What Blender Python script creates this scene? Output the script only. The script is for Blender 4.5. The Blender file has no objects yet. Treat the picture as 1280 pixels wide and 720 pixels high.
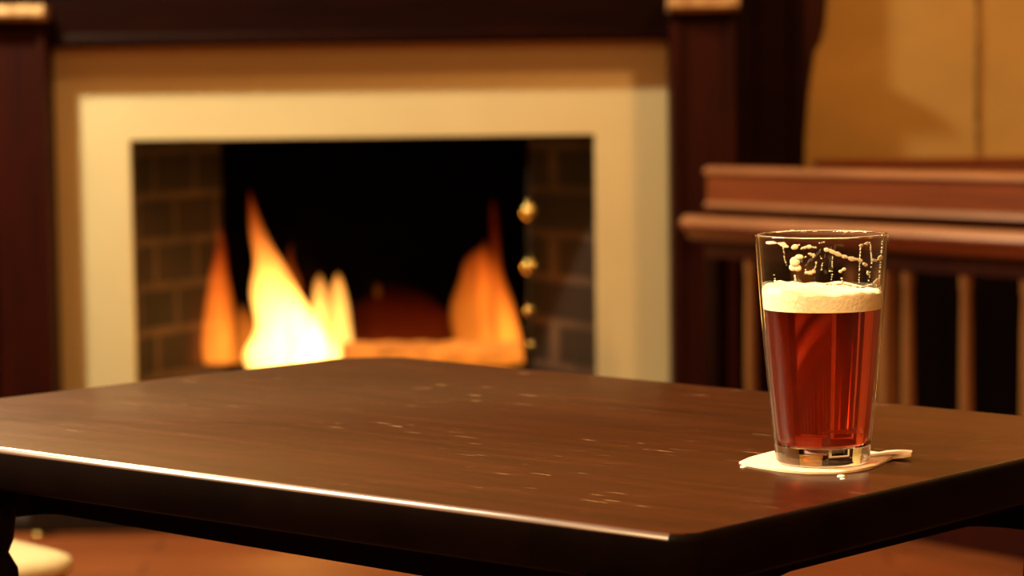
import bpy, bmesh, math, random
from mathutils import Vector, Matrix
random.seed(7)
PI = math.pi
COL = bpy.context.scene.collection

# ------------------------------------------------------------------ helpers
def link(name, bm, mat, parent=None, smooth=None, bevel=0.0, loc=None):
    me = bpy.data.meshes.new(name)
    bmesh.ops.recalc_face_normals(bm, faces=bm.faces)
    bm.to_mesh(me); bm.free()
    o = bpy.data.objects.new(name, me); COL.objects.link(o)
    if mat: me.materials.append(mat)
    if parent: o.parent = parent
    if loc: o.location = loc
    if smooth is not None:
        for p in me.polygons: p.use_smooth = True
        if smooth < 180: me.set_sharp_from_angle(angle=math.radians(smooth))
    if bevel:
        m = o.modifiers.new('bevel', 'BEVEL'); m.width = bevel; m.segments = 2
        m.limit_method = 'ANGLE'; m.angle_limit = math.radians(40)
    return o

def thing(name, label, cat, loc=(0, 0, 0), rz=0.0, group=None):
    o = bpy.data.objects.new(name, None); COL.objects.link(o)
    o.location = loc; o.rotation_euler = (0, 0, rz); o.empty_display_size = 0.05
    return tag(o, label, cat, group)

def tag(o, label, cat, group=None):
    o['label'] = label; o['category'] = cat
    if group: o['group'] = group
    return o

def struct(o):
    o['kind'] = 'structure'; return o

def box(bm, x0, x1, y0, y1, z0, z1):
    v = [bm.verts.new((x, y, z)) for x in (x0, x1) for y in (y0, y1) for z in (z0, z1)]
    for f in ((0, 1, 3, 2), (4, 6, 7, 5), (0, 4, 5, 1), (2, 3, 7, 6), (0, 2, 6, 4), (1, 5, 7, 3)):
        bm.faces.new([v[i] for i in f])
    return bm

def lathe(bm, prof, n=48, cx=0, cy=0, cap=True, sq=1.0):
    rings = []
    for r, z in prof:
        if r < 1e-6: rings.append([bm.verts.new((cx, cy, z))])
        else: rings.append([bm.verts.new((cx + r * math.cos(2 * PI * i / n), cy + r * sq * math.sin(2 * PI * i / n), z)) for i in range(n)])
    for a, b in zip(rings, rings[1:]):
        if len(a) == 1 and len(b) == 1: continue
        for i in range(n):
            j = (i + 1) % n
            if len(a) == 1: bm.faces.new((a[0], b[i], b[j]))
            elif len(b) == 1: bm.faces.new((a[i], a[j], b[0]))
            else: bm.faces.new((a[i], a[j], b[j], b[i]))
    if cap:
        if len(rings[0]) > 1: bm.faces.new(rings[0][::-1])
        if len(rings[-1]) > 1: bm.faces.new(rings[-1])
    return bm

def tube(bm, pts, rad, n=12):
    pts = [Vector(p) for p in pts]
    rings = []
    for i, p in enumerate(pts):
        t = (pts[min(i + 1, len(pts) - 1)] - pts[max(i - 1, 0)]).normalized()
        a = t.cross(Vector((0, 0, 1)) if abs(t.z) < .95 else Vector((1, 0, 0))).normalized(); b = t.cross(a)
        r = rad[i] if isinstance(rad, (list, tuple)) else rad
        rings.append([bm.verts.new(p + a * r * math.cos(2 * PI * k / n) + b * r * math.sin(2 * PI * k / n)) for k in range(n)])
    for a, b in zip(rings, rings[1:]):
        for k in range(n): bm.faces.new((a[k], a[(k + 1) % n], b[(k + 1) % n], b[k]))
    bm.faces.new(rings[0][::-1]); bm.faces.new(rings[-1])
    return bm

def prism(bm, poly, z0, z1):
    a = [bm.verts.new((x, y, z0)) for x, y in poly]; b = [bm.verts.new((x, y, z1)) for x, y in poly]
    bm.faces.new(a[::-1]); bm.faces.new(b)
    for i in range(len(a)):
        j = (i + 1) % len(a); bm.faces.new((a[i], a[j], b[j], b[i]))
    return bm

def sweep_x(bm, prof, x0, x1):
    """profile of (y, z) swept along x"""
    a = [bm.verts.new((x0, y, z)) for y, z in prof]; b = [bm.verts.new((x1, y, z)) for y, z in prof]
    bm.faces.new(a); bm.faces.new(b[::-1])
    for i in range(len(a)):
        j = (i + 1) % len(a); bm.faces.new((a[i], a[j], b[j], b[i]))
    return bm

def sphere(bm, c, r, sub=2, sx=1, sy=1, sz=1):
    bmesh.ops.create_icosphere(bm, subdivisions=sub, radius=1.0, matrix=Matrix.Translation(c) @ Matrix.Diagonal((r * sx, r * sy, r * sz, 1)))
    return bm

# ------------------------------------------------------------------ materials
def new_mat(name):
    m = bpy.data.materials.new(name); m.use_nodes = True
    nt = m.node_tree; nt.nodes.clear()
    out = nt.nodes.new('ShaderNodeOutputMaterial')
    return m, nt, out

def N(nt, t, **kw):
    n = nt.nodes.new(t)
    for k, v in kw.items():
        if k in n.inputs: n.inputs[k].default_value = v
        else: setattr(n, k, v)
    return n

def ramp(nt, fac, stops):
    r = nt.nodes.new('ShaderNodeValToRGB'); e = r.color_ramp.elements
    while len(e) < len(stops): e.new(0.5)
    for el, (p, c) in zip(e, stops):
        el.position = p; el.color = (*c, 1) if len(c) == 3 else c
    nt.links.new(fac, r.inputs[0]); return r

def coords(nt, scale=(1, 1, 1), rot=(0, 0, 0)):
    tc = nt.nodes.new('ShaderNodeTexCoord'); mp = nt.nodes.new('ShaderNodeMapping')
    mp.inputs['Scale'].default_value = scale; mp.inputs['Rotation'].default_value = rot
    nt.links.new(tc.outputs['Object'], mp.inputs[0]); return mp.outputs[0]

def surf(name, c1, c2, rough=0.5, scale=(5, 5, 5), nscale=1.0, bump=0.0, metallic=0.0, coat=0.0, coat_r=0.1, detail=6, spec=0.5, rvar=0.0, dist=0.0):
    m, nt, out = new_mat(name)
    p = N(nt, 'ShaderNodeBsdfPrincipled')
    nz = N(nt, 'ShaderNodeTexNoise', Scale=nscale, Detail=detail); nz.inputs['Distortion'].default_value = dist
    nt.links.new(coords(nt, scale), nz.inputs['Vector'])
    r = ramp(nt, nz.outputs[0], [(0.3, c1), (0.7, c2)])
    nt.links.new(r.outputs[0], p.inputs['Base Color'])
    p.inputs['Metallic'].default_value = metallic
    p.inputs['Coat Weight'].default_value = coat; p.inputs['Coat Roughness'].default_value = coat_r
    p.inputs['Specular IOR Level'].default_value = spec
    p.inputs['Roughness'].default_value = rough
    if rvar:
        mr = N(nt, 'ShaderNodeMapRange'); mr.inputs['To Min'].default_value = rough - rvar; mr.inputs['To Max'].default_value = rough + rvar
        nt.links.new(nz.outputs[0], mr.inputs[0]); nt.links.new(mr.outputs[0], p.inputs['Roughness'])
    if bump:
        b = N(nt, 'ShaderNodeBump', Strength=bump, Distance=0.002)
        nt.links.new(nz.outputs[0], b.inputs['Height']); nt.links.new(b.outputs[0], p.inputs['Normal'])
    nt.links.new(p.outputs[0], out.inputs[0])
    return m

M = {}
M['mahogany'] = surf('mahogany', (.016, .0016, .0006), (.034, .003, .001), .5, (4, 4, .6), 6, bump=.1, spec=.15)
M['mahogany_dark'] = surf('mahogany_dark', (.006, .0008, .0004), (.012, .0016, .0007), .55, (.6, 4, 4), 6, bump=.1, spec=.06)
M['rail_wood'] = surf('rail_wood', (.16, .031, .005), (.25, .052, .009), .5, (.8, 8, 8), 5, bump=.06, spec=.3, coat=1.0, coat_r=.24)
M['spindle_wood'] = surf('spindle_wood', (.20, .085, .025), (.30, .13, .04), .45, (8, 8, .7), 5, bump=.08, coat=.1, coat_r=.3)
M['rail_highlight'] = surf('rail_edge_highlight', (.30, .115, .042), (.46, .19, .075), .42, (.8, 8, 8), 5, bump=.05, coat=1.0, coat_r=.35)  # paler wood colour standing in for gloss highlights on the rail mouldings
M['streak_edge'] = surf('front_edge_streak', (.06, .02, .008), (.10, .035, .014), .35, (3, 3, 3), 6, coat=1.0, coat_r=.28)  # paler colour and extra gloss build up the lamp streak on the front edge
M['surround'] = surf('cream_surround', (.76, .66, .38), (.84, .74, .45), .5, (1, 1, 1), 2.5, bump=.03)
M['iron'] = surf('black_iron', (.010, .009, .008), (.022, .018, .015), .5, (20, 20, 20), 3, bump=.3, metallic=.4)
M['stone'] = surf('hearth_stone', (.012, .009, .008), (.028, .02, .016), .5, (4, 4, 4), 3, bump=.2)
M['brass'] = surf('brass', (.78, .58, .18), (.90, .72, .28), .2, (30, 30, 30), 2, metallic=1.0)
M['cap_highlight'] = surf('capital_highlight', (.22, .10, .035), (.72, .46, .22), .4, (1, 1, 1), 28, bump=.3, spec=.5)  # mottled gold-brown, paler than the wood; holds the capital's highlight
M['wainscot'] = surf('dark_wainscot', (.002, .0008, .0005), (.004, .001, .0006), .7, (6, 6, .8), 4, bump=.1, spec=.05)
M['ceiling'] = surf('ceiling_plaster', (.25, .16, .08), (.32, .21, .11), .8, (1, 1, 1), 2)
M['wall_side'] = surf('side_wall_plaster', (.10, .05, .02), (.16, .08, .03), .8, (1, 1, 1), 2)
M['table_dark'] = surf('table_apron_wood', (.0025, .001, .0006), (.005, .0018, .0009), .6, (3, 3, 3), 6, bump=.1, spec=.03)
M['cushion'] = surf('cream_cushion', (.52, .40, .20), (.62, .49, .26), .8, (60, 60, 60), 3, bump=.3)
M['napkin'] = surf('napkin_paper', (.66, .50, .34), (.76, .60, .43), .75, (40, 40, 40), 3, bump=.25)
M['foam'] = surf('beer_foam', (.88, .78, .52), (.97, .89, .66), .6, (120, 120, 120), 3, bump=.3)

def plaster_wall():
    m, nt, out = new_mat('ochre_plaster')
    p = N(nt, 'ShaderNodeBsdfPrincipled', Roughness=.75)
    nz = N(nt, 'ShaderNodeTexNoise', Scale=2.2, Detail=8); nt.links.new(coords(nt), nz.inputs['Vector'])
    r = ramp(nt, nz.outputs[0], [(.3, (.42, .255, .072)), (.5, (.48, .305, .09)), (.72, (.52, .34, .108))])
    n2 = N(nt, 'ShaderNodeTexNoise', Scale=1.3, Detail=4)
    nt.links.new(coords(nt, (1, 1, 2.4)), n2.inputs['Vector'])
    r2 = ramp(nt, n2.outputs[0], [(.44, (1, 1, 1)), (.8, (.62, .66, .7))])
    mx = N(nt, 'ShaderNodeMixRGB', blend_type='MULTIPLY'); mx.inputs[0].default_value = .8
    nt.links.new(r.outputs[0], mx.inputs[1]); nt.links.new(r2.outputs[0], mx.inputs[2])
    nt.links.new(mx.outputs[0], p.inputs['Base Color'])
    b = N(nt, 'ShaderNodeBump', Strength=.15, Distance=.004); nt.links.new(nz.outputs[0], b.inputs['Height']); nt.links.new(b.outputs[0], p.inputs['Normal'])
    nt.links.new(p.outputs[0], out.inputs[0]); return m
M['plaster'] = plaster_wall()

def seam():
    m, nt, out = new_mat('wall_seam_filler')
    p = N(nt, 'ShaderNodeBsdfPrincipled', Roughness=.8)
    nz = N(nt, 'ShaderNodeTexNoise', Scale=14.0, Detail=3); nt.links.new(coords(nt, (1, 1, 1)), nz.inputs['Vector'])
    r = ramp(nt, nz.outputs[0], [(.42, (.07, .035, .012)), (.62, (.30, .18, .06))])
    nt.links.new(r.outputs[0], p.inputs['Base Color']); nt.links.new(p.outputs[0], out.inputs[0]); return m
M['seam'] = seam()

def brick():
    m, nt, out = new_mat('sooty_brick')
    tc = nt.nodes.new('ShaderNodeTexCoord'); sp = nt.nodes.new('ShaderNodeSeparateXYZ'); nt.links.new(tc.outputs['Object'], sp.inputs[0])
    ad = N(nt, 'ShaderNodeMath', operation='ADD'); nt.links.new(sp.outputs[0], ad.inputs[0]); nt.links.new(sp.outputs[1], ad.inputs[1])
    zz = N(nt, 'ShaderNodeMath', operation='ADD'); zz.inputs[1].default_value = -.036 + .012; nt.links.new(sp.outputs[2], zz.inputs[0])
    cb = nt.nodes.new('ShaderNodeCombineXYZ'); nt.links.new(ad.outputs[0], cb.inputs[0]); nt.links.new(zz.outputs[0], cb.inputs[1])
    br = N(nt, 'ShaderNodeTexBrick', Scale=1.0)
    br.inputs['Color1'].default_value = (.008, .004, .003, 1); br.inputs['Color2'].default_value = (.02, .010, .007, 1)
    br.inputs['Mortar'].default_value = (.085, .055, .038, 1); br.inputs['Mortar Size'].default_value = .012
    br.inputs['Mortar Smooth'].default_value = .3; br.inputs['Brick Width'].default_value = .24; br.inputs['Row Height'].default_value = .12
    nt.links.new(cb.outputs[0], br.inputs['Vector'])
    nz = N(nt, 'ShaderNodeTexNoise', Scale=7.0, Detail=6); nt.links.new(tc.outputs['Object'], nz.inputs['Vector'])
    r = ramp(nt, nz.outputs[0], [(.35, (.45, .45, .45)), (.65, (1, 1, 1))])
    mx = N(nt, 'ShaderNodeMixRGB', blend_type='MULTIPLY'); mx.inputs[0].default_value = 1
    nt.links.new(br.outputs[0], mx.inputs[1]); nt.links.new(r.outputs[0], mx.inputs[2])
    p = N(nt, 'ShaderNodeBsdfPrincipled', Roughness=.85); nt.links.new(mx.outputs[0], p.inputs['Base Color'])
    b = N(nt, 'ShaderNodeBump', Strength=.6, Distance=.01); b.invert = True
    nt.links.new(br.outputs['Fac'], b.inputs['Height']); nt.links.new(b.outputs[0], p.inputs['Normal'])
    nt.links.new(p.outputs[0], out.inputs[0]); return m
M['brick'] = brick()
M['soot'] = surf('soot_black', (.0006, .0005, .0004), (.0016, .0012, .001), .95, (5, 5, 5), 2, bump=.2, spec=.0)

def floorboards():
    m, nt, out = new_mat('floorboards')
    v = coords(nt, (1, 1, 1))
    br = N(nt, 'ShaderNodeTexBrick', Scale=1.0)
    br.inputs['Color1'].default_value = (.22, .062, .018, 1); br.inputs['Color2'].default_value = (.28, .08, .024, 1)
    br.inputs['Mortar'].default_value = (.03, .01, .004, 1); br.inputs['Mortar Size'].default_value = .003
    br.inputs['Brick Width'].default_value = 1.6; br.inputs['Row Height'].default_value = .13
    nt.links.new(v, br.inputs['Vector'])
    nz = N(nt, 'ShaderNodeTexNoise', Scale=3.0, Detail=7); nt.links.new(coords(nt, (1, 12, 1)), nz.inputs['Vector'])
    r = ramp(nt, nz.outputs[0], [(.3, (.7, .7, .7)), (.7, (1.1, 1.1, 1.1))])
    mx = N(nt, 'ShaderNodeMixRGB', blend_type='MULTIPLY'); mx.inputs[0].default_value = 1
    nt.links.new(br.outputs[0], mx.inputs[1]); nt.links.new(r.outputs[0], mx.inputs[2])
    p = N(nt, 'ShaderNodeBsdfPrincipled', Roughness=.5); p.inputs['Specular IOR Level'].default_value = .2; nt.links.new(mx.outputs[0], p.inputs['Base Color'])
    b = N(nt, 'ShaderNodeBump', Strength=.1, Distance=.002); nt.links.new(nz.outputs[0], b.inputs['Height']); nt.links.new(b.outputs[0], p.inputs['Normal'])
    nt.links.new(p.outputs[0], out.inputs[0]); return m
M['floor'] = floorboards()

def tabletop_mat():
    """dark stained board, grain along local x, fine pale scratches"""
    m, nt, out = new_mat('dark_table_varnish')
    p = N(nt, 'ShaderNodeBsdfPrincipled')
    g = N(nt, 'ShaderNodeTexNoise', Scale=9.0, Detail=9); g.inputs['Distortion'].default_value = .6
    nt.links.new(coords(nt, (.7, 9, 9)), g.inputs['Vector'])
    r = ramp(nt, g.outputs[0], [(.3, (.017, .0028, .0005)), (.55, (.029, .0048, .0008)), (.75, (.046, .009, .0015))])
    # scratches: stretched high frequency noise, thresholded, present in patches
    s = N(nt, 'ShaderNodeTexNoise', Scale=120.0, Detail=3); nt.links.new(coords(nt, (.2, 2.6, 1), (0, 0, .07)), s.inputs['Vector'])
    s2 = N(nt, 'ShaderNodeTexNoise', Scale=7.0, Detail=3); nt.links.new(coords(nt, (1, 1.6, 1)), s2.inputs['Vector'])
    rs = ramp(nt, s.outputs[0], [(.665, (0, 0, 0)), (.72, (1, 1, 1))])
    rp = ramp(nt, s2.outputs[0], [(.48, (0, 0, 0)), (.6, (1, 1, 1))])
    mm = N(nt, 'ShaderNodeMath', operation='MULTIPLY'); nt.links.new(rs.outputs[0], mm.inputs[0]); nt.links.new(rp.outputs[0], mm.inputs[1])
    mx = N(nt, 'ShaderNodeMixRGB'); nt.links.new(mm.outputs[0], mx.inputs[0]); nt.links.new(r.outputs[0], mx.inputs[1]); mx.inputs[2].default_value = (.42, .26, .15, 1)
    nt.links.new(mx.outputs[0], p.inputs['Base Color'])
    mr = N(nt, 'ShaderNodeMapRange'); mr.inputs['To Min'].default_value = .30; mr.inputs['To Max'].default_value = .46
    nt.links.new(g.outputs[0], mr.inputs[0]); nt.links.new(mr.outputs[0], p.inputs['Roughness'])
    p.inputs['Coat Weight'].default_value = .17; p.inputs['Coat Roughness'].default_value = .13; p.inputs['Coat Tint'].default_value = (1, .62, .34, 1); p.inputs['Specular IOR Level'].default_value = .12; p.inputs['Specular Tint'].default_value = (1, .6, .35, 1)
    b = N(nt, 'ShaderNodeBump', Strength=.13, Distance=.0012)
    sm = N(nt, 'ShaderNodeMath', operation='SUBTRACT'); nt.links.new(g.outputs[0], sm.inputs[0]); nt.links.new(mm.outputs[0], sm.inputs[1])
    nt.links.new(sm.outputs[0], b.inputs['Height']); nt.links.new(b.outputs[0], p.inputs['Normal'])
    nt.links.new(p.outputs[0], out.inputs[0]); return m
M['tabletop'] = tabletop_mat()

def glass_mat():
    m, nt, out = new_mat('clear_glass')
    p = N(nt, 'ShaderNodeBsdfPrincipled', Roughness=0.0, IOR=1.48)
    p.inputs['Transmission Weight'].default_value = 1.0; p.inputs['Base Color'].default_value = (1, .985, .96, 1)
    nt.links.new(p.outputs[0], out.inputs[0]); return m
M['glass'] = glass_mat()

def thin_glass_mat():
    """the thin wall: clear with Fresnel reflections"""
    m, nt, out = new_mat('clear_glass_wall')
    t = nt.nodes.new('ShaderNodeBsdfTransparent'); t.inputs[0].default_value = (.985, .98, .965, 1)
    g = nt.nodes.new('ShaderNodeBsdfGlossy'); g.inputs['Roughness'].default_value = .02
    f = N(nt, 'ShaderNodeFresnel', IOR=1.5); mx = nt.nodes.new('ShaderNodeMixShader')
    ge = nt.nodes.new('ShaderNodeNewGeometry'); mr = N(nt, 'ShaderNodeMapRange'); mr.inputs['To Min'].default_value = 1.5; mr.inputs['To Max'].default_value = 1 / 1.5
    nt.links.new(ge.outputs['Backfacing'], mr.inputs[0]); nt.links.new(mr.outputs[0], f.inputs['IOR'])
    nt.links.new(f.outputs[0], mx.inputs[0]); nt.links.new(t.outputs[0], mx.inputs[1]); nt.links.new(g.outputs[0], mx.inputs[2])
    nt.links.new(mx.outputs[0], out.inputs[0]); return m
M['thin_glass'] = thin_glass_mat()

def water_mat():
    m, nt, out = new_mat('water')
    p = N(nt, 'ShaderNodeBsdfPrincipled', Roughness=0.0, IOR=1.33); p.inputs['Transmission Weight'].default_value = 1.0
    nt.links.new(p.outputs[0], out.inputs[0]); return m
M['water'] = water_mat()

def beer_mat():
    m, nt, out = new_mat('amber_ale')
    p = N(nt, 'ShaderNodeBsdfPrincipled', Roughness=0.0, IOR=1.345)
    p.inputs['Transmission Weight'].default_value = 1.0; p.inputs['Base Color'].default_value = (1, 1, 1, 1)
    nt.links.new(p.outputs[0], out.inputs[0])
    a = N(nt, 'ShaderNodeVolumeAbsorption', Density=58.0); a.inputs['Color'].default_value = (.86, .25, .0, 1)
    s = N(nt, 'ShaderNodeVolumeScatter', Density=BEER_SCAT); s.inputs['Color'].default_value = (1, .25, .03, 1); s.inputs['Anisotropy'].default_value = .3
    ad = nt.nodes.new('ShaderNodeAddShader'); nt.links.new(a.outputs[0], ad.inputs[0]); nt.links.new(s.outputs[0], ad.inputs[1])
    nt.links.new(ad.outputs[0], out.inputs['Volume']); return m
BEER_SCAT = 5.0
M['beer'] = beer_mat()

def flame_mat(name, z0, z1, stops, strength):
    """glowing gas: volume emission, colour by height, streaky"""
    m, nt, out = new_mat(name)
    tc = nt.nodes.new('ShaderNodeTexCoord'); sp = nt.nodes.new('ShaderNodeSeparateXYZ'); nt.links.new(tc.outputs['Object'], sp.inputs[0])
    mr = N(nt, 'ShaderNodeMapRange'); mr.inputs['From Min'].default_value = z0; mr.inputs['From Max'].default_value = z1
    nt.links.new(sp.outputs[2], mr.inputs[0])
    r = ramp(nt, mr.outputs[0], [(p, c) for p, c, s in stops])
    rs = ramp(nt, mr.outputs[0], [(p, (s, s, s)) for p, c, s in stops])
    nz = N(nt, 'ShaderNodeTexNoise', Scale=9.0, Detail=2); nt.links.new(coords(nt, (2.2, 2.2, .7)), nz.inputs['Vector'])
    rn = ramp(nt, nz.outputs[0], [(.3, (.55, .55, .55)), (.62, (1, 1, 1))])
    m1 = N(nt, 'ShaderNodeMath', operation='MULTIPLY'); nt.links.new(rs.outputs[0], m1.inputs[0]); nt.links.new(rn.outputs[0], m1.inputs[1])
    m2 = N(nt, 'ShaderNodeMath', operation='MULTIPLY'); nt.links.new(m1.outputs[0], m2.inputs[0]); m2.inputs[1].default_value = strength
    e = nt.nodes.new('ShaderNodeEmission'); nt.links.new(r.outputs[0], e.inputs[0]); nt.links.new(m2.outputs[0], e.inputs[1])
    nt.links.new(e.outputs[0], out.inputs['Volume']); return m
HOT = [(0, (1, .50, .10), .9), (.35, (1, .42, .07), 1.0), (.62, (1, .26, .03), .55), (.85, (1, .13, .01), .25), (1, (1, .06, .004), .08)]
MID = [(0, (1, .25, .022), .9), (.4, (1, .20, .015), .8), (.7, (1, .13, .008), .5), (1, (1, .05, .003), .15)]
DIM = [(0, (1, .14, .012), 1.0), (.4, (1, .08, .006), .5), (1, (1, .03, .002), .05)]
M['flame_hot'] = flame_mat('flame_hot', .27, .78, HOT, 105)
M['flame_mid'] = flame_mat('flame_mid', .27, .70, MID, 22)
M['flame_left'] = flame_mat('flame_left', .27, .66, MID, 42)
M['flame_dim'] = flame_mat('flame_dim', .27, .50, DIM, 2.6)

def ember_mat(name, strength, c=(1, .26, .04)):
    m, nt, out = new_mat(name)
    nz = N(nt, 'ShaderNodeTexNoise', Scale=12.0, Detail=5); nt.links.new(coords(nt, (1, 2, 2)), nz.inputs['Vector'])
    r = ramp(nt, nz.outputs[0], [(.25, (.35, .35, .35)), (.65, (1, 1, 1))])
    p = N(nt, 'ShaderNodeBsdfPrincipled', Roughness=.9); p.inputs['Base Color'].default_value = (.02, .012, .01, 1)
    p.inputs['Emission Color'].default_value = (*c, 1)
    mu = N(nt, 'ShaderNodeMath', operation='MULTIPLY'); mu.inputs[1].default_value = strength
    nt.links.new(r.outputs[0], mu.inputs[0]); nt.links.new(mu.outputs[0], p.inputs['Emission Strength'])
    nt.links.new(p.outputs[0], out.inputs[0]); return m
M['ember'] = ember_mat('glowing_log', 1.25, (1, .24, .018))
M['charred'] = ember_mat('charred_log', .05, (1, .12, .01))
M['coal'] = ember_mat('hot_coal', 1.0, (1, .10, .01))

# ------------------------------------------------------------------ room
X0, X1, Y0, Y1, ZC = -3.0, 2.6, -1.6, 6.5, 2.8
WL = 6.9   # back plane behind the firebox
struct(link('floor', box(bmesh.new(), X0, X1, Y0, 7.05, -.06, 0), M['floor']))
struct(link('ceiling', box(bmesh.new(), X0, X1, Y0, 7.05, ZC, ZC + .06), M['ceiling']))
struct(link('wall_left', box(bmesh.new(), X0 - .1, X0, Y0, 7.05, 0, ZC), M['wall_side']))
struct(link('wall_right', box(bmesh.new(), X1, X1 + .1, Y0, 7.05, 0, ZC), M['wall_side']))
struct(link('wall_rear', box(bmesh.new(), X0, X1, Y0 - .1, Y0, 0, ZC), M['wall_side']))
bm = bmesh.new()   # wall_back with the hole for the firebox
box(bm, X0, -1.18, 6.5, 6.6, 0, ZC); box(bm, .415, X1, 6.5, 6.6, 0, ZC); box(bm, -1.18, .415, 6.5, 6.6, 1.175, ZC)
struct(link('wall_back', bm, M['plaster']))
# dark wainscot boards and their cap rail, right of the chimneypiece
bm = bmesh.new(); x = .80
while x < X1 - .02:
    box(bm, x, min(x + .108, X1), 6.478, 6.5, .10, .775); x += .112
box(bm, .80, X1, 6.488, 6.5, .1, .775)
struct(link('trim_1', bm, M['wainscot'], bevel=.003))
struct(link('trim_2', sweep_x(bmesh.new(), [(6.5, .775), (6.468, .775), (6.462, .79), (6.468, .8), (6.455, .808), (6.455, .822), (6.5, .826)], .80, X1), M['rail_wood']))
struct(link('baseboard_back', sweep_x(bmesh.new(), [(6.5, 0), (6.47, 0), (6.47, .085), (6.482, .1), (6.5, .1)], .80, X1), M['wainscot']))
# vertical plaster seam strip on the back wall
bm = bmesh.new(); z = .826
while z < ZC - .05:
    h = random.uniform(.03, .09); w = random.uniform(.0035, .0065); c = 1.223 + random.uniform(-.001, .001)
    box(bm, c - w, c + w, 6.494, 6.5, z, z + h); z += h
struct(link('trim_3', bm, M['seam']))

# ------------------------------------------------------------------ fireplace
YS = 6.4
fp = thing('fireplace', 'large fireplace with cream slips inside dark red wooden chimneypiece', 'fireplace', (-.38, YS, 0))
fx = -.38
def L(bm):   # from world to fireplace-local
    bmesh.ops.translate(bm, verts=bm.verts, vec=(-fx, -YS, 0)); return bm
OL, OR, OT = -.98, .2185, .898
SL, SR, ST = -1.172, .408, 1.138
bm = bmesh.new()
prism_pts = [(SL, 0), (OL, 0), (OL, OT), (OR, OT), (OR, 0), (SR, 0), (SR, ST + .03), (SL, ST + .03)]
a = [bm.verts.new((x, YS, z)) for x, z in prism_pts]; b = [bm.verts.new((x, 6.425, z)) for x, z in prism_pts]
for q in ((0, 1, 2, 7), (2, 3, 6, 7), (3, 4, 5, 6)):
    bm.faces.new([a[i] for i in q]); bm.faces.new([b[i] for i in q][::-1])
for i in range(8):
    j = (i + 1) % 8; bm.faces.new((a[i], a[j], b[j], b[i]))
link('surround', L(bm), M['surround'], fp, bevel=.003)

# firebox: return, splayed brick cheeks, sooty back and throat
FD = 6.86
bm = bmesh.new()
for sx, bx, ox in ((OL, -.80, -1.02), (OR, .05, .26)):
    p = [(sx, 6.426), (sx, 6.56), (bx, FD), (ox, FD), (ox, 6.426)]
    bm = prism(bmesh.new(), p, .0, 1.05)
    link('firebox_cheek', L(bm), M['brick'], fp)
bm = bmesh.new(); box(bm, -1.02, .26, FD, 6.92, 0, 1.05); box(bm, -.975, .213, 6.426, FD, .93, 1.05)
link('firebox_back', L(bm), M['soot'], fp)
bm = bmesh.new(); box(bm, -1.36, .38, 5.72, 6.38, 0, .035); box(bm, -.97, .21, 6.38, FD, 0, .035)
link('hearth', L(bm), M['stone'], fp, bevel=.006)

def pilaster(x0, x1):
    bm = bmesh.new(); yf = YS - .11
    box(bm, x0, x1, yf + .012, YS + .08, .16, 1.195)
    for q in (x0, x1 - .022): box(bm, q, q + .022, yf, yf + .014, .16, 1.195)
    o = link('pilaster', L(bm), M['mahogany'], fp, bevel=.002)
    bm = bmesh.new()
    box(bm, x0 - .008, x1 + .004, yf - .018, YS + .08, .035, .15); box(bm, x0 - .004, x1 + .002, yf - .008, YS + .08, .15, .17)
    link('plinth', L(bm), M['mahogany'], o, bevel=.004)
    x0c, x1c = x0 - .0, x1
    def cap(dy, z0, z1):
        return sweep_x(bmesh.new(), [(YS + .05, z0), (yf - dy * .6, z0), (yf - dy, z0 + (z1 - z0) * .3), (yf - dy, z0 + (z1 - z0) * .55), (yf - dy + .014, z1), (YS + .05, z1)], x0c - dy * .15, x1c + dy * .15)
    link('capital_neck', L(cap(.012, 1.185, 1.205)), M['mahogany_dark'], o, bevel=.002)  # near-black strip, the shade below the capital put into its colour
    c = link('capital', L(cap(.045, 1.2055, 1.243)), M['cap_highlight'], o, bevel=.002)
    c['label'] = 'pale gold-brown capital, lamp highlight in its colour'
    return o
pilaster(-1.336, SL)
pilaster(SR, .572)
# frieze, architrave bead and shelf above
bm = bmesh.new()
sweep_x(bm, [(YS + .08, 1.138), (YS - .095, 1.138), (YS - .1, 1.146), (YS - .085, 1.158), (YS - .078, 1.17), (YS - .078, 1.62), (YS + .08, 1.62)], SL + .0006, SR - .0006)
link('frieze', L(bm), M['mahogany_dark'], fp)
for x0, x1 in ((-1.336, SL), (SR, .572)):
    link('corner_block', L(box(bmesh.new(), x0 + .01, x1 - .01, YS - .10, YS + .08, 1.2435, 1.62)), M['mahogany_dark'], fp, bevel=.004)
bm = bmesh.new()
sweep_x(bm, [(YS + .1, 1.62), (YS - .13, 1.62), (YS - .15, 1.64), (YS - .2, 1.66), (YS - .2, 1.695), (YS + .1, 1.695)], -1.66, .84)
link('mantel_shelf', L(bm), M['mahogany_dark'], fp, bevel=.003)
for x0, x1 in ((.574, .768), (-1.53, -1.338)):
    bm = bmesh.new()
    box(bm, x0, x1, YS + .075, YS + .1, 0, 1.62)
    e = x1 - .035 if x0 > 0 else x0 + .02
    for q in (e, x0 + .07): tube(bm, [(q, YS + .076, 0), (q, YS + .076, 1.62)], .007, 8)
    link('side_panel', L(bm), M['mahogany_dark'], fp)
bm = bmesh.new()   # thin dark sheet cut to the mantel's cast shadow on the plaster
prof = [(.7685, 1.62), (.84, 1.62), (.835, 1.40), (.828, 1.24), (.822, 1.17), (.812, 1.13), (.796, 1.105), (.788, 1.05), (.780, 1.0), (.774, .93), (.7685, .86)]
a = [bm.verts.new((x, YS + .078, z)) for x, z in prof]; b = [bm.verts.new((x, YS + .1, z)) for x, z in prof]
bm.faces.new(a); bm.faces.new(b[::-1])
for i in range(len(prof)): bm.faces.new((a[i], a[(i + 1) % len(prof)], b[(i + 1) % len(prof)], b[i]))
link('shelf_shadow', L(bm), M['mahogany'], fp)

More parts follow.
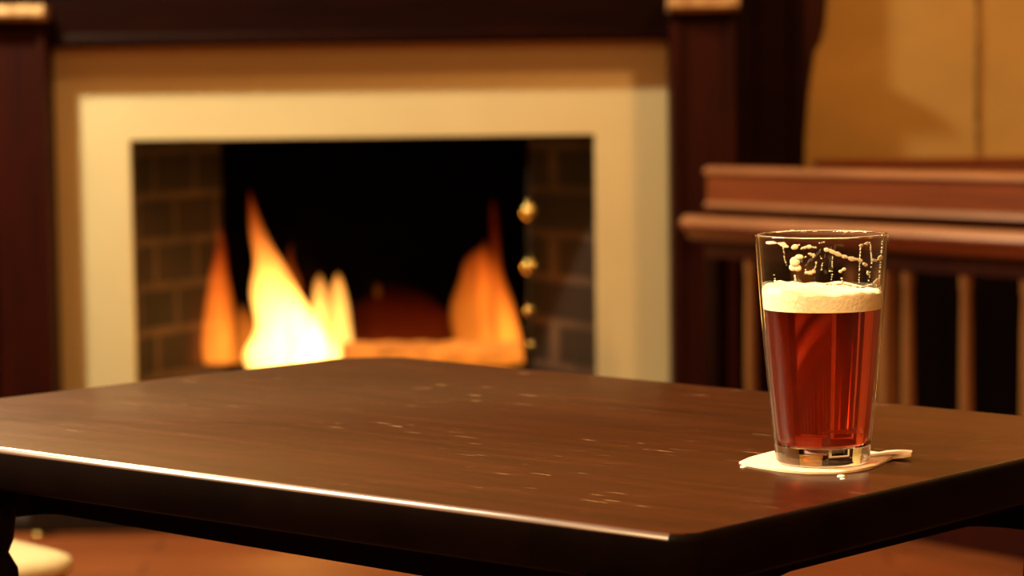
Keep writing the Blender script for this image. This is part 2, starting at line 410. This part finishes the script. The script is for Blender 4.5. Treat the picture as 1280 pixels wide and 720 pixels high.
# low fender on the hearth edge
fe = thing('hearth_fender', 'low black iron fender on the front edge of the hearth', 'fender', (-.4, 5.70, 0))
bm = bmesh.new()
box(bm, -.72, .72, -.045, -.02, .015, .08); box(bm, -.72, -.69, -.02, .0, .015, .08); box(bm, .69, .72, -.02, .0, .015, .08)
link('kerb', bm, M['iron'], fe, bevel=.004)
for sx in (-.7, .7):
    link('foot', lathe(bmesh.new(), [(.016, 0), (.02, .008), (.012, .015)], 16, sx, -.032), M['brass'], fe, smooth=50)

# ------------------------------------------------------------------ grate, logs, fire
gy = 6.62
gr = thing('fire_grate', 'black iron fire basket standing inside the brick firebox', 'grate', (-.42, gy, .035))
bm = bmesh.new()
for z in (.09, .155, .20): tube(bm, [(-.47, -.15, z), (.44, -.15, z)], .008, 8)
link('front_bars', bm, M['iron'], gr)
bm = bmesh.new()
for i in range(13):
    x = -.45 + i * .073; tube(bm, [(x, -.15, .075), (x, .16, .075), (x, .17, .18)], .007, 6)
link('basket', bm, M['iron'], gr)
for sx in (-.47, .44):
    for sy in (-.15, .16):
        bm = tube(bmesh.new(), [(sx, sy - .02, 0), (sx, sy, .04), (sx, sy, .215)], [.014, .011, .010], 10); sphere(bm, (sx, sy, .226), .018)
        link('leg', bm, M['iron'], gr, smooth=50)

def log(p0, p1, r, mat, label, seed):
    rnd = random.Random(seed); bm = bmesh.new(); p0 = Vector(p0); p1 = Vector(p1); n = 16; pts = []; rr = []
    for i in range(12):
        t = i / 11; p = p0.lerp(p1, t) + Vector((0, rnd.uniform(-.003, .003), rnd.uniform(-.003, .003)))
        pts.append(p); rr.append(r * (1 + rnd.uniform(-.08, .08)) * (.9 if i in (0, 11) else 1))
    tube(bm, pts, rr, n)
    for v in bm.verts: v.co += Vector((0, rnd.uniform(-1, 1), rnd.uniform(-1, 1))) * r * .05
    c = (p0 + p1) / 2
    bmesh.ops.translate(bm, verts=bm.verts, vec=-c)
    return tag(link('log', bm, mat, smooth=60, loc=c), label, 'log', 'logs in the grate')
log((-.45, 6.50, .326), (.02, 6.50, .326), .034, M['ember'], 'glowing orange split log across the front right of grate', 1)
log((-.86, 6.53, .236), (-.42, 6.55, .236), .045, M['charred'], 'charred log under the tall yellow flames at left', 2)
log((-.40, 6.56, .188), (-.02, 6.57, .188), .045, M['charred'], 'charred log lying low behind the glowing orange log', 3)
log((-.72, 6.69, .20), (-.10, 6.69, .20), .055, M['coal'], 'red glowing log at the back of the grate', 4)

fire = thing('fire', 'blazing yellow and orange log fire in the grate', 'fire', (0, 0, 0))
def flame(spine, mat, flat=.7, n=20, wob=.04, seed=0):
    """spine: list of (x, z, half width); y fixed per flame"""
    rnd = random.Random(seed); bm = bmesh.new(); y = spine[0]; sp = spine[1]
    # resample smoothly
    P = [Vector(q) for q in sp]; Q = []
    for i in range(len(P) - 1):
        a = P[max(i - 1, 0)]; b = P[i]; c = P[i + 1]; d = P[min(i + 2, len(P) - 1)]
        for k in range(5):
            t = k / 5
            Q.append(.5 * ((2 * b) + (c - a) * t + (2 * a - 5 * b + 4 * c - d) * t * t + (3 * b - 3 * c + d - a) * t ** 3))
    Q.append(P[-1]); rings = []
    ph = [rnd.uniform(0, 6.28) for _ in range(4)]
    for i, q in enumerate(Q):
        r = max(q.z, .0012); ring = []
        for k in range(n):
            th = 2 * PI * k / n
            w = 1 + wob * math.sin(2 * th + ph[0] + i * .5) + wob * math.sin(3 * th + ph[1] - i * .4)
            ring.append(bm.verts.new((q.x + r * w * math.cos(th) + .06 * r * math.sin(i * .5 + ph[2]), y + r * flat * w * math.sin(th), q.y)))
        rings.append(ring)
    for a, b in zip(rings, rings[1:]):
        for k in range(n): bm.faces.new((a[k], a[(k + 1) % n], b[(k + 1) % n], b[k]))
    bm.faces.new(rings[0][::-1]); bm.faces.new(rings[-1])
    return link('flame', bm, mat, fire, smooth=180)

def S(px, py, w, D=6.6):   # photo position at distance D -> metres (done once, at the fire's own distance)
    return ((px - 640 + (py - 120) * .0131) / 3100 * D, 1.0 - (py - 120 - (640 - px) * .0131) / 3100 * D, w / 3100 * D)
FL = [
    ('flame_hot', 6.60, [(350, 470, 44), (352, 440, 50), (352, 410, 44), (345, 375, 33), (335, 340, 22), (326, 310, 14), (319, 280, 8), (314, 255, 4), (312, 238, 1.2)], .6),
    ('flame_hot', 6.57, [(385, 465, 26), (390, 440, 28), (382, 415, 20), (372, 395, 12), (366, 380, 3)], .6),
    ('flame_hot', 6.56, [(398, 460, 14), (398, 425, 15), (397, 390, 12.5), (396, 362, 9), (396, 350, 5.5), (396, 342, 1.5)], .6),
    ('flame_hot', 6.56, [(421, 460, 15), (422, 425, 15), (420, 390, 12.5), (419, 362, 9.5), (419, 350, 6), (419, 341, 1.5)], .6),
    ('flame_left', 6.62, [(268, 455, 21), (269, 425, 22), (268, 390, 19), (270, 350, 13), (273, 318, 8), (272, 290, 5), (268, 270, 1.5)], .6),
    ('flame_mid', 6.64, [(302, 455, 16), (305, 420, 18), (300, 395, 12), (296, 380, 2)], .6),
    ('flame_mid', 6.64, [(352, 400, 20), (360, 360, 14), (358, 330, 7), (362, 305, 2)], .6),
    ('flame_mid', 6.62, [(622, 455, 28), (622, 425, 28), (616, 390, 22), (610, 360, 18), (606, 335, 14), (606, 315, 8), (604, 300, 2)], .6),
    ('flame_left', 6.58, [(634, 455, 15), (633, 430, 16), (629, 400, 14), (624, 370, 11), (619, 335, 7), (617, 300, 5.5), (616, 265, 4), (616, 248, 1)], .6),
    ('flame_mid', 6.70, [(588, 455, 24), (586, 420, 26), (586, 380, 25), (590, 350, 22), (594, 325, 15), (600, 308, 3)], .5),
    ('flame_dim', 6.74, [(500, 455, 80), (500, 425, 80), (500, 400, 74), (495, 382, 58), (490, 365, 30), (486, 352, 5)], .3),
    ('flame_dim', 6.72, [(250, 455, 25), (255, 410, 30), (262, 350, 26), (268, 300, 12), (270, 270, 3)], .4),
    ('flame_dim', 6.74, [(375, 430, 60), (380, 380, 55), (378, 345, 34), (374, 325, 5)], .3),
    ('flame_mid', 6.68, [(468, 374, 2), (468, 368, 5), (468, 360, 5), (468, 353, 1.5)], .3),
]
for i, (mt, y, sp, fl) in enumerate(FL):
    flame((y, [S(*q, D=y) for q in sp]), M[mt], fl, seed=i)

# andiron with brass knobs, right of the fire
an = thing('andiron', 'slender black iron andiron with brass ball knobs right of fire', 'andiron', (.046, 6.435, .035))
bm = bmesh.new()
lathe(bm, [(.006, .13), (.007, .3), (.005, .5), (.007, .62), (.004, .64), (.006, .70), (.002, .78)], 14)
link('upright', bm, M['iron'], an, smooth=50)
bm = bmesh.new()
tube(bm, [(-.11, -.01, .0), (-.09, -.01, .05), (-.03, 0, .1), (0, 0, .14), (.03, 0, .1), (.07, -.01, .05), (.09, -.01, 0)], .009, 10)
link('foot', bm, M['iron'], an, smooth=60)
link('billet_bar', tube(bmesh.new(), [(0, 0, .12), (0, .2, .12), (0, .3, .06), (0, .31, 0)], .009, 8), M['iron'], an, smooth=60)
for z, r in ((.667, .0215), (.525, .0195), (.408, .012), (.318, .010)):
    bm = lathe(bmesh.new(), [(.004, z - r * 1.25), (.006, z - r * 1.1)] + [(r * math.sin(PI * t / 12) + .0005, z - r * math.cos(PI * t / 12)) for t in range(1, 12)] + [(.006, z + r * 1.1), (.004, z + r * 1.25)], 24)
    link('knob', bm, M['brass'], an, smooth=180)

# ------------------------------------------------------------------ balustrade on the right
A = Vector((.4651, 6.10, 0)); Dv = Vector((.617, -.85, 0)).normalized(); ang = math.atan2(Dv.y, Dv.x)
bal = thing('balustrade', 'reddish wooden spindle balustrade with deep handrail right of fireplace', 'railing', tuple(A), ang)
LEN = 1.65
# local x along the rail, local -y towards the room/camera side
bm = sweep_x(bmesh.new(), [(.03, .721), (-.024, .721), (-.030, .722), (-.0315, .726), (-.029, .733), (-.022, .737), (-.021, .801), (-.031, .804), (-.0335, .808), (-.0325, .813), (-.028, .819), (-.019, .8228), (.03, .8235)], .05, LEN)
link('top_rail', bm, M['rail_wood'], bal, bevel=.002)
bm = sweep_x(bmesh.new(), [(.045, .644), (-.035, .644), (-.045, .655), (-.048, .668), (-.062, .671), (-.066, .676), (-.0657, .683), (-.0625, .692), (-.057, .699), (-.047, .7038), (.045, .7045)], .0, LEN)
link('ledge', bm, M['rail_wood'], bal, bevel=.0015)
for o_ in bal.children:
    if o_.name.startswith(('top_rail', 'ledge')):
        o_.data.materials.append(M['rail_highlight'])
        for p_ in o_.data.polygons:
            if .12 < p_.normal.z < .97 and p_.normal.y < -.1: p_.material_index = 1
link('neck', box(bmesh.new(), .055, LEN, -.002, .02, .704, .7215), M['mahogany_dark'], bal)
link('lower_frame', sweep_x(bmesh.new(), [(.03, .60), (-.012, .60), (-.012, .645), (.03, .645)], .03, LEN), M['mahogany'], bal)
link('base_rail', sweep_x(bmesh.new(), [(.03, 0), (-.025, 0), (-.025, .08), (-.015, .095), (.03, .095)], .0, LEN), M['mahogany'], bal, bevel=.002)
link('end_post', box(bmesh.new(), .03, .075, -.014, .03, .095, .60), M['mahogany_dark'], bal, bevel=.003)
for k in range(12):
    x = .177 + k * .1765
    if x > LEN - .03: break
    w = .0145
    bm = lathe(bmesh.new(), [(w, .09), (w, .14), (.010, .15), (.014, .18), (.0155, .30), (.014, .48), (.012, .56), (.0145, .57), (.0145, .605)], 18, x, .008)
    link('spindle', bm, M['spindle_wood'], bal, smooth=40)
link('post', box(bmesh.new(), .615, .652, -.008, .029, .095, .60), M['spindle_wood'], bal, bevel=.004)

# ------------------------------------------------------------------ stool bottom left, behind the table
st = thing('stool', 'low square stool with cream padded seat behind left table leg', 'stool', (-.715, 3.10, 0), math.radians(42))
bm = bmesh.new()
def rsq(h, r, n=8):
    pts = []
    for cx, cy, a0 in ((h - r, h - r, 0), (r - h, h - r, 90), (r - h, r - h, 180), (h - r, r - h, 270)):
        for k in range(n + 1):
            t = math.radians(a0 + 90 * k / n); pts.append((cx + r * math.cos(t), cy + r * math.sin(t)))
    return pts
layers = [(.405, .118), (.41, .126), (.418, .128), (.426, .124), (.431, .112), (.433, .08), (.434, .03)]
rings = [[bm.verts.new((x, y, z)) for x, y in rsq(h, h * .45)] for z, h in layers]
for a, b in zip(rings, rings[1:]):
    for k in range(len(a)): bm.faces.new((a[k], a[(k + 1) % len(a)], b[(k + 1) % len(a)], b[k]))
bm.faces.new(rings[0][::-1]); bm.faces.new(rings[-1])
link('cushion', bm, M['cushion'], st, smooth=60)
bm = prism(bmesh.new(), rsq(.115, .04), .365, .405); link('seat_frame', bm, M['table_dark'], st, bevel=.002)
for sx in (-.085, .085):
    for sy in (-.085, .085):
        link('leg', tube(bmesh.new(), [(sx * 1.15, sy * 1.15, 0), (sx, sy, .366)], [.012, .016], 10), M['table_dark'], st, smooth=60)

# ------------------------------------------------------------------ table
N0 = Vector((.0975, 1.3883)); Rr = Vector((.4753, 1.8126)); Fc = Vector((-.139, 2.4209)); Ll = Vector((-.5684, 1.953))
cen = (N0 + Rr + Fc + Ll) / 4
ux = ((N0 - Ll) + (Rr - Fc)).normalized(); tang = math.atan2(ux.y, ux.x)
tb = thing('pub_table', 'dark stained rectangular pub table with scratched glossy top', 'table', (cen.x, cen.y, 0), tang)
def toL(p):
    d = p - cen; uy = Vector((-ux.y, ux.x)); return Vector((d.dot(ux), d.dot(uy)))
cor = [toL(p) for p in (N0, Rr, Fc, Ll)]
def clipped(c, cuts, seg=4):
    pts = []
    for i in range(4):
        p = c[i]; a = (c[i - 1] - p).normalized(); b = (c[(i + 1) % 4] - p).normalized(); k = cuts[i]
        P0 = p + a * k; P1 = p + b * k
        for s in range(seg + 1):
            t = s / seg; q = P0.lerp(P1, t); bow = 4 * t * (1 - t) * .10 * k
            pts.append(q + (p - q).normalized() * bow)
    return pts
out = clipped(cor, (.014, .03, .050, .03))
bm = bmesh.new()
def inset(pts, d):
    n = len(pts); res = []
    for i in range(n):
        e1 = (pts[i] - pts[i - 1]).normalized(); e2 = (pts[(i + 1) % n] - pts[i]).normalized()
        n1 = Vector((-e1.y, e1.x)); n2 = Vector((-e2.y, e2.x)); m_ = (n1 + n2).normalized()
        res.append(pts[i] + m_ * d / max(.5, m_.dot(n1)))
    return res
H = .75; th = .032; R = .0052
layers = [(H - th, .003), (H - th + .003, 0)] + [(H - R + R * math.sin(t), R - R * math.cos(t)) for t in [i * PI / 12 for i in range(7)]]
rings = [[bm.verts.new((p.x, p.y, z)) for p in inset(out, d)] for z, d in layers]
for a, b in zip(rings, rings[1:]):
    for k in range(len(a)): bm.faces.new((a[k], a[(k + 1) % len(a)], b[(k + 1) % len(a)], b[k]))
bm.faces.new(rings[0][::-1]); bm.faces.new(rings[-1])
tt = link('tabletop', bm, M['tabletop'], tb, smooth=50); tt.data.materials.append(M['table_dark']); tt.data.materials.append(M['streak_edge'])
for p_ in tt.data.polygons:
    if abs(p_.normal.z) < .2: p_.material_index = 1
    elif -.9 < p_.normal.z < .1 or (p_.normal.x > .3 and p_.normal.z < .95): p_.material_index = 1  # slab sides and right bevel near-black; shade put into their colour
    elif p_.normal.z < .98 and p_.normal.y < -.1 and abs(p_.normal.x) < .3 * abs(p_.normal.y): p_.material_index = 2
xs = [p.x for p in cor]; ys = [p.y for p in cor]
hx0, hx1, hy0, hy1 = max(min(xs), cor[3].x), cor[0].x, cor[0].y, cor[2].y
ax0, ax1, ay0, ay1 = hx0 + .085, hx1 - .068, hy0 + .032, hy1 - .04
bm = bmesh.new()
AZ = .693
def apron_x(bm, y0, y1):
    """long apron with small drop brackets by the legs"""
    n = 40; top = []; bot = []
    for i in range(n + 1):
        t = i / n; x = ax0 + (ax1 - ax0) * t; e = min(x - ax0, ax1 - x)
        d = .02 * max(0, 1 - max(0, e - .05) / .11) ** 1.2 if e < .16 else 0
        top.append(x); bot.append(AZ - min(d, .02))
    for yy in (y0,):
        V = [[bm.verts.new((x, y, z)) for x, z in zip(top, bb)] for y in (y0, y1) for bb in ([H - th] * (n + 1), bot)]
        a, b, c, d = V
        for i in range(n):
            bm.faces.new((a[i], a[i + 1], b[i + 1], b[i])); bm.faces.new((c[i], d[i], d[i + 1], c[i + 1]))
            bm.faces.new((b[i], b[i + 1], d[i + 1], d[i])); bm.faces.new((a[i], c[i], c[i + 1], a[i + 1]))
        bm.faces.new((a[0], b[0], d[0], c[0])); bm.faces.new((a[n], c[n], d[n], b[n]))
def apron_y(bm, x0, x1):
    n = 40; V = []
    yy = [ay0 + (ay1 - ay0) * i / n for i in range(n + 1)]; bot = []
    for y in yy:
        e = min(y - ay0, ay1 - y); d = .02 * (1 - max(0, e - .05) / .11) ** 1.2 if e < .16 else 0
        bot.append(AZ - min(d, .02))
    V = [[bm.verts.new((x, y, z)) for y, z in zip(yy, bb)] for x in (x0, x1) for bb in ([H - th] * (n + 1), bot)]
    a, b, c, d = V
    for i in range(n):
        bm.faces.new((a[i], a[i + 1], b[i + 1], b[i])); bm.faces.new((c[i], d[i], d[i + 1], c[i + 1]))
        bm.faces.new((b[i], b[i + 1], d[i + 1], d[i])); bm.faces.new((a[i], c[i], c[i + 1], a[i + 1]))
    bm.faces.new((a[0], b[0], d[0], c[0])); bm.faces.new((a[n], c[n], d[n], b[n]))
apron_x(bm, ay0, ay0 + .018); apron_x(bm, ay1 - .018, ay1)
apron_y(bm, ax0, ax0 + .018); apron_y(bm, ax1 - .018, ax1)
link('apron', bm, M['table_dark'], tb)
def leg(x, y):
    pr = [(.018, 0), (.022, .02), (.016, .04), (.024, .10), (.028, .2), (.024, .35), (.018, .5), (.017, .56), (.026, .575), (.026, .59), (.019, .60), (.023, .62), (.0285, .637), (.0275, .652), (.021, .664), (.025, .674), (.027, .69), (.027, H - th)]
    link('leg', lathe(bmesh.new(), pr, 32, x, y), M['table_dark'], tb, smooth=50)
def toLxy(x, y): return toL(Vector((x, y)))
l1 = toLxy(-.4005, 1.835); l2 = toLxy(.400, 1.795)
for p in (l1, l2): leg(p.x, p.y)
leg(l2.x, l1.y if False else toLxy(.0405, 1.455).y); leg(l1.x, l2.y)

# ------------------------------------------------------------------ napkin, pint glass, beer
GX, GY = .2072, 1.6535
npk = [(.1520, 1.6625), (.1600, 1.6780), (.1690, 1.6960), (.1850, 1.7180), (.2020, 1.7290), (.2176, 1.7310), (.2330, 1.7200), (.2455, 1.7040), (.2540, 1.6890), (.2590, 1.6845), (.2670, 1.6860), (.2715, 1.6770), (.2695, 1.6690), (.2640, 1.6670), (.2570, 1.6690), (.2505, 1.6590), (.2430, 1.6430), (.2350, 1.6290), (.2251, 1.6190), (.2107, 1.6110), (.1925, 1.6115), (.1755, 1.6230), (.1630, 1.6390), (.1545, 1.6520)]
bm = bmesh.new(); rings = []
cx, cy = .208, 1.668
for lv, (k, zt) in enumerate(((1.0, 0.0006), (1.0, .0014), (.93, .0020), (.8, .0020), (.4, .0020))):
    ring = []
    for i, (x, y) in enumerate(npk):
        tail = max(0, min(1, (x - .250) / .02))
        wv = .0007 * math.sin(i * 1.9) * (1 if lv < 3 else 0)
        ring.append(bm.verts.new((cx + (x - cx) * k - GX, cy + (y - cy) * k - GY, zt + max(0, wv) + tail * .0035 * (1 if lv < 4 else 0))))
    rings.append(ring)
low = [bm.verts.new((x - GX, y - GY, .0002 + max(0, min(1, (x - .250) / .02)) * .0025)) for x, y in npk]
rings.insert(0, low)
for a, b in zip(rings, rings[1:]):
    for k in range(len(a)): bm.faces.new((a[k], a[(k + 1) % len(a)], b[(k + 1) % len(a)], b[k]))
bm.faces.new(rings[-1]); bm.faces.new(low[::-1])
tag(link('napkin', bm, M['napkin'], smooth=50, loc=(GX, GY, H)), 'pale cream paper napkin with a twisted corner lying under the pint glass', 'napkin')

GZ = H + .0022
pg = thing('pint_glass', 'clear tapered pint glass of foamy amber ale standing on the napkin', 'glass', (GX, GY, GZ))
HT = .1535; rb, rt, w = .0312, .0445, .0022
def ro(z): return rb + (rt - rb) * (z / HT) + .0010 * math.sin(PI * min(1, z / HT))
bt = .0125
prof = [(0, .0015), (.022, .0012), (.0275, .0002), (.0300, .0004), (.0312, .002)]
prof += [(ro(z), z) for z in [HT * i / 24 for i in range(1, 24)]] + [(rt, HT - .0012), (rt - .0005, HT - .0002), (rt - w / 2, HT), (rt - w + .0004, HT - .0002), (rt - w, HT - .0012)]
zs = [HT - (HT - bt) * i / 24 for i in range(1, 24)]
prof += [(ro(z) - w, z) for z in zs] + [(ro(bt) - w - .0012, bt + .0008), (ro(bt) - w - .005, bt - .0002), (.014, bt - .0008), (0, bt - .001)]
gw = link('glass_wall', lathe(bmesh.new(), prof, 96, cap=False), M['glass'], pg, smooth=180); gw.data.materials.append(M['thin_glass'])
for p_ in gw.data.polygons:
    if p_.center.z > bt + .002 and p_.center.z < HT - .001: p_.material_index = 1
BT = .1035; e = .00025
bp = [(0, bt - .0011), (.014, bt - .0009), (ro(bt) - w - .005, bt - .0004), (ro(bt) - w - .0010, bt + .0006)]
bp += [(ro(z) - w + e, z) for z in [bt + .003 + (BT - bt - .003) * i / 24 for i in range(25)]] + [(0, BT)]
b_ = link('beer', lathe(bmesh.new(), bp, 96, cap=False), M['beer'], pg, smooth=50); b_['label'] = 'deep amber red ale'
# foam head with an uneven top
bm = bmesh.new(); n = 72; rings = []
nr = 14
def ftop(th, k):
    x = k * math.cos(th); y = k * math.sin(th)
    base = .0140 + .0032 * (-x * .55 + y * .35) + .0010 * math.sin(5 * x + 2.1) * math.cos(4 * y) + .0005 * math.sin(17 * x + 9 * y)
    return BT + base - .0012 * (k > .98)
rw = lambda z: ro(z) - w + e
rings.append([bm.verts.new((0, 0, BT + .0001))])
for z in (BT + .0001, BT + .004, BT + .008, BT + .011):
    rings.append([bm.verts.new((rw(z) * math.cos(2 * PI * i / n), rw(z) * math.sin(2 * PI * i / n), z)) for i in range(n)])
for j in range(nr):
    k = 1 - j / nr
    rings.append([bm.verts.new(((rw(BT + .014) - .0003) * k * math.cos(2 * PI * i / n), (rw(BT + .014) - .0003) * k * math.sin(2 * PI * i / n), ftop(2 * PI * i / n, k))) for i in range(n)])
rings.append([bm.verts.new((0, 0, ftop(0, 0)))])
for a, b in zip(rings, rings[1:]):
    for i in range(n):
        j = (i + 1) % n
        if len(a) == 1: bm.faces.new((a[0], b[i], b[j]))
        elif len(b) == 1: bm.faces.new((a[i], a[j], b[0]))
        else: bm.faces.new((a[i], a[j], b[j], b[i]))
f_ = link('foam_head', bm, M['foam'], pg, smooth=60); f_['label'] = 'cream coloured foam head'

# foam lacing clinging to the inside of the glass above the head
bm = bmesh.new(); rl = random.Random(11)
def blob(px, py, wx, hy, back=False):
    """patch of foam on the inner wall; px offset and height in millimetres from the glass axis / base"""
    z = py / 1000; r = ro(z) - w + .0001
    s = max(-.985, min(.985, px / 1000 / r)); th = math.asin(s); th = -PI / 2 + th if not back else PI / 2 - th
    c = Vector((r * math.cos(th), r * math.sin(th), z)); rad = Vector((math.cos(th), math.sin(th), .08)).normalized(); tan = Vector((-math.sin(th), math.cos(th), 0)); up = rad.cross(tan)
    cs = max(.3, math.cos(math.asin(s)))
    m4 = Matrix((tan, up, rad)).transposed().to_4x4()
    bmesh.ops.create_icosphere(bm, subdivisions=2, radius=1, matrix=Matrix.Translation(c - rad * .0004) @ m4 @ Matrix.Diagonal((wx / 2000 / cs, hy / 2000, .0006, 1)))
def pxl(x, y): return ((x - 1039.5) * .533, (581 - y) * .530)
def streak(pts, w0, w1=None, back=False, jit=.6):
    w1 = w1 or w0
    for (xa, ya), (xb, yb) in zip(pts, pts[1:]):
        d = math.hypot(xb - xa, yb - ya); n = max(2, int(d / 1.3))
        for i in range(n):
            if rl.random() < .3: continue
            t = i / n; x = xa + (xb - xa) * t; y = ya + (yb - ya) * t
            a, b = pxl(x, y); q = (w0 + (w1 - w0) * t) * rl.uniform(1 - jit, 1 + jit)
            blob(a + rl.uniform(-.2, .2), b + rl.uniform(-.2, .2), q * .6, q * .5, back)
streak([(968, 300), (976, 299), (984, 301), (990, 304)], 4.2, 3.2)
streak([(996, 305), (1001, 300), (1004, 302)], 4.5)
streak([(1004, 306), (1012, 303), (1024, 304)], 4.2, 2)
for x, y, a, b in ((998, 322, 8.5, 9), (1003, 316, 7, 5), (996, 329, 7, 7), (1001, 330, 7, 6)): u, v = pxl(x, y); blob(u, v, a * .75, b * .75)
ring = [(1015 + 8 * math.cos(t), 324 + 10 * math.sin(t)) for t in [i * PI / 8 for i in range(-6, 7)]]
streak(ring, 1.6, 2.4)
streak([(1009, 334), (1015, 336), (1021, 334)], 3.6)
streak([(1012, 311), (1020, 313), (1024, 316)], 3.2)
streak([(1033, 306), (1040, 308), (1048, 312), (1056, 315), (1062, 317), (1068, 319), (1076, 320), (1083, 324)], 4.2, 3)
streak([(1026, 299), (1034, 297)], 2.5)
streak([(1043, 315), (1043, 332), (1042, 345)], 1.4, .9); streak([(1040, 333), (1043, 334)], 3)
streak([(1053, 334), (1059, 331)], 3); streak([(1055, 343), (1057, 350)], 2)
streak([(1078, 303), (1086, 301), (1093, 300)], 2.8); streak([(1096, 322), (1103, 323), (1111, 320)], 4.5)
streak([(1079, 305), (1078, 330), (1077, 352)], 1.1, .7); streak([(1093, 302), (1095, 325), (1090, 352)], 1.1, .7)
streak([(1111, 300), (1109, 325), (1107, 350)], 1.0); streak([(1084, 326), (1088, 328)], 3)
streak([(1089, 336), (1091, 340)], 3); streak([(1100, 352), (1104, 348), (1105, 352), (1107, 360)], 4.5)
streak([(1036, 349), (1046, 350), (1056, 349), (1068, 352), (1078, 355), (1088, 354), (1098, 352)], 2.2)
streak([(975, 340), (977, 350)], 1.6); streak([(998, 338), (999, 348)], 2); streak([(1028, 315), (1031, 322), (1029, 335)], 1.5)
streak([(985, 304), (986, 318), (990, 330)], 1.3, .8)
streak([(990, 292), (1010, 291), (1030, 292)], 1.2, 1, True); streak([(1070, 292), (1085, 294), (1100, 291)], 1.6, 1.2, True)
streak([(1075, 298), (1080, 293), (1088, 292)], 1.4, 1.0, True)
fl_ = link('foam_lacing', bm, M['foam'], pg, smooth=180); fl_['label'] = 'foam lacing stuck inside the glass above the head'; fl_['kind'] = 'stuff'

# pale spots: a drop's glint and the glass base's reflection, as colour
for x, y, r, lb in ((.1535, 1.6470, .0024, 'tiny pale drop on the table by the left point of the napkin'),
                    (.2127, 1.6005, .0028, 'tiny pale spot for the glass base reflection, just in front of the napkin'),
                    (.2123, 1.5905, .0018, 'smaller pale spot of that reflection nearest the table edge in front of the glass')):
    bm = lathe(bmesh.new(), [(r, 0), (r * .96, r * .15), (r * .8, r * .32), (r * .45, r * .46), (0, r * .5)], 20)
    tag(link('pale_spot', bm, M['foam'], smooth=180, loc=(x, y, H)), lb, 'foam drop', 'pale spots by the napkin')  # foam colour stands in for a drop's glint and the glass base's reflection

# ------------------------------------------------------------------ lights
def area(name, loc, target, size, power, col, size_y=None):
    l = bpy.data.lights.new(name, 'AREA'); l.shape = 'RECTANGLE' if size_y else 'DISK'; l.size = size
    if size_y: l.size_y = size_y
    l.energy = power; l.color = col
    o = bpy.data.objects.new(name, l); COL.objects.link(o); o.location = loc
    o.rotation_euler = (Vector(target) - Vector(loc)).to_track_quat('-Z', 'Y').to_euler(); return o
def point(name, loc, r, power, col):
    l = bpy.data.lights.new(name, 'POINT'); l.shadow_soft_size = r; l.energy = power; l.color = col
    o = bpy.data.objects.new(name, l); COL.objects.link(o); o.location = loc; return o
KEY = (1.0, .87, .55); FILL = (1.0, .50, .15); MIDC = (1.0, .66, .30)
point('lamp_by_fireplace', (-1.85, 5.2, 2.6), .07, 300, KEY)
area('lamp_over_left_tables', (-1.7, 2.2, 2.45), (-.2, 1.7, .75), .35, 95, KEY, 1.1).data.spread = math.radians(120)
area('fill_front_left', (-.9, .3, 2.5), (.2, 1.65, .8), .5, 17, MIDC).data.spread = math.radians(80)  # added front fill for the foam and napkin
point('fill_right_wall', (1.75, 4.7, 2.5), .12, 105, FILL)  # added fill, lifts the key's shadows on the right wall
point('fill_behind_camera', (.5, -.9, 2.55), .2, 150, FILL)  # added unseen fill, lightens the shaded band of the surround
point('fire_glow', (-.62, 6.55, .42), .08, 1.0, (1, .38, .08))
point('fire_glow_right', (.0, 6.56, .42), .06, .6, (1, .35, .07))

w_ = bpy.data.worlds.new('dim_room'); bpy.context.scene.world = w_; w_.use_nodes = True
w_.node_tree.nodes['Background'].inputs[0].default_value = (1, .6, .3, 1); w_.node_tree.nodes['Background'].inputs[1].default_value = .01

# ------------------------------------------------------------------ camera
f_px = 3100.0; pit = math.atan((360 - 120) / f_px); roll = math.radians(-.75)
F = Vector((0, math.cos(pit), -math.sin(pit))); Rv = Vector((1, 0, 0)); U = Rv.cross(F)
R2 = Rv * math.cos(roll) + U * math.sin(roll); U2 = U * math.cos(roll) - Rv * math.sin(roll)
cam = bpy.data.cameras.new('camera'); co = bpy.data.objects.new('camera', cam); COL.objects.link(co)
mt = Matrix((R2, U2, -F)).transposed().to_4x4(); mt.translation = (0, 0, 1.0); co.matrix_world = mt
cam.sensor_width = 36; cam.lens = f_px / 1280 * 36; cam.clip_start = .05
cam.dof.use_dof = True; cam.dof.focus_distance = 1.66; cam.dof.aperture_fstop = 8.0
sc = bpy.context.scene; sc.camera = co
sc.view_settings.view_transform = 'Standard'; sc.view_settings.look = 'None'; sc.view_settings.exposure = 0; sc.view_settings.gamma = 1
sc.view_settings.use_curve_mapping = False
c = sc.cycles
c.max_bounces = 14; c.transmission_bounces = 14; c.glossy_bounces = 6; c.diffuse_bounces = 4; c.volume_bounces = 4
c.use_denoising = True; c.sample_clamp_indirect = 6.0; c.caustics_refractive = True; c.caustics_reflective = False; c.blur_glossy = .3
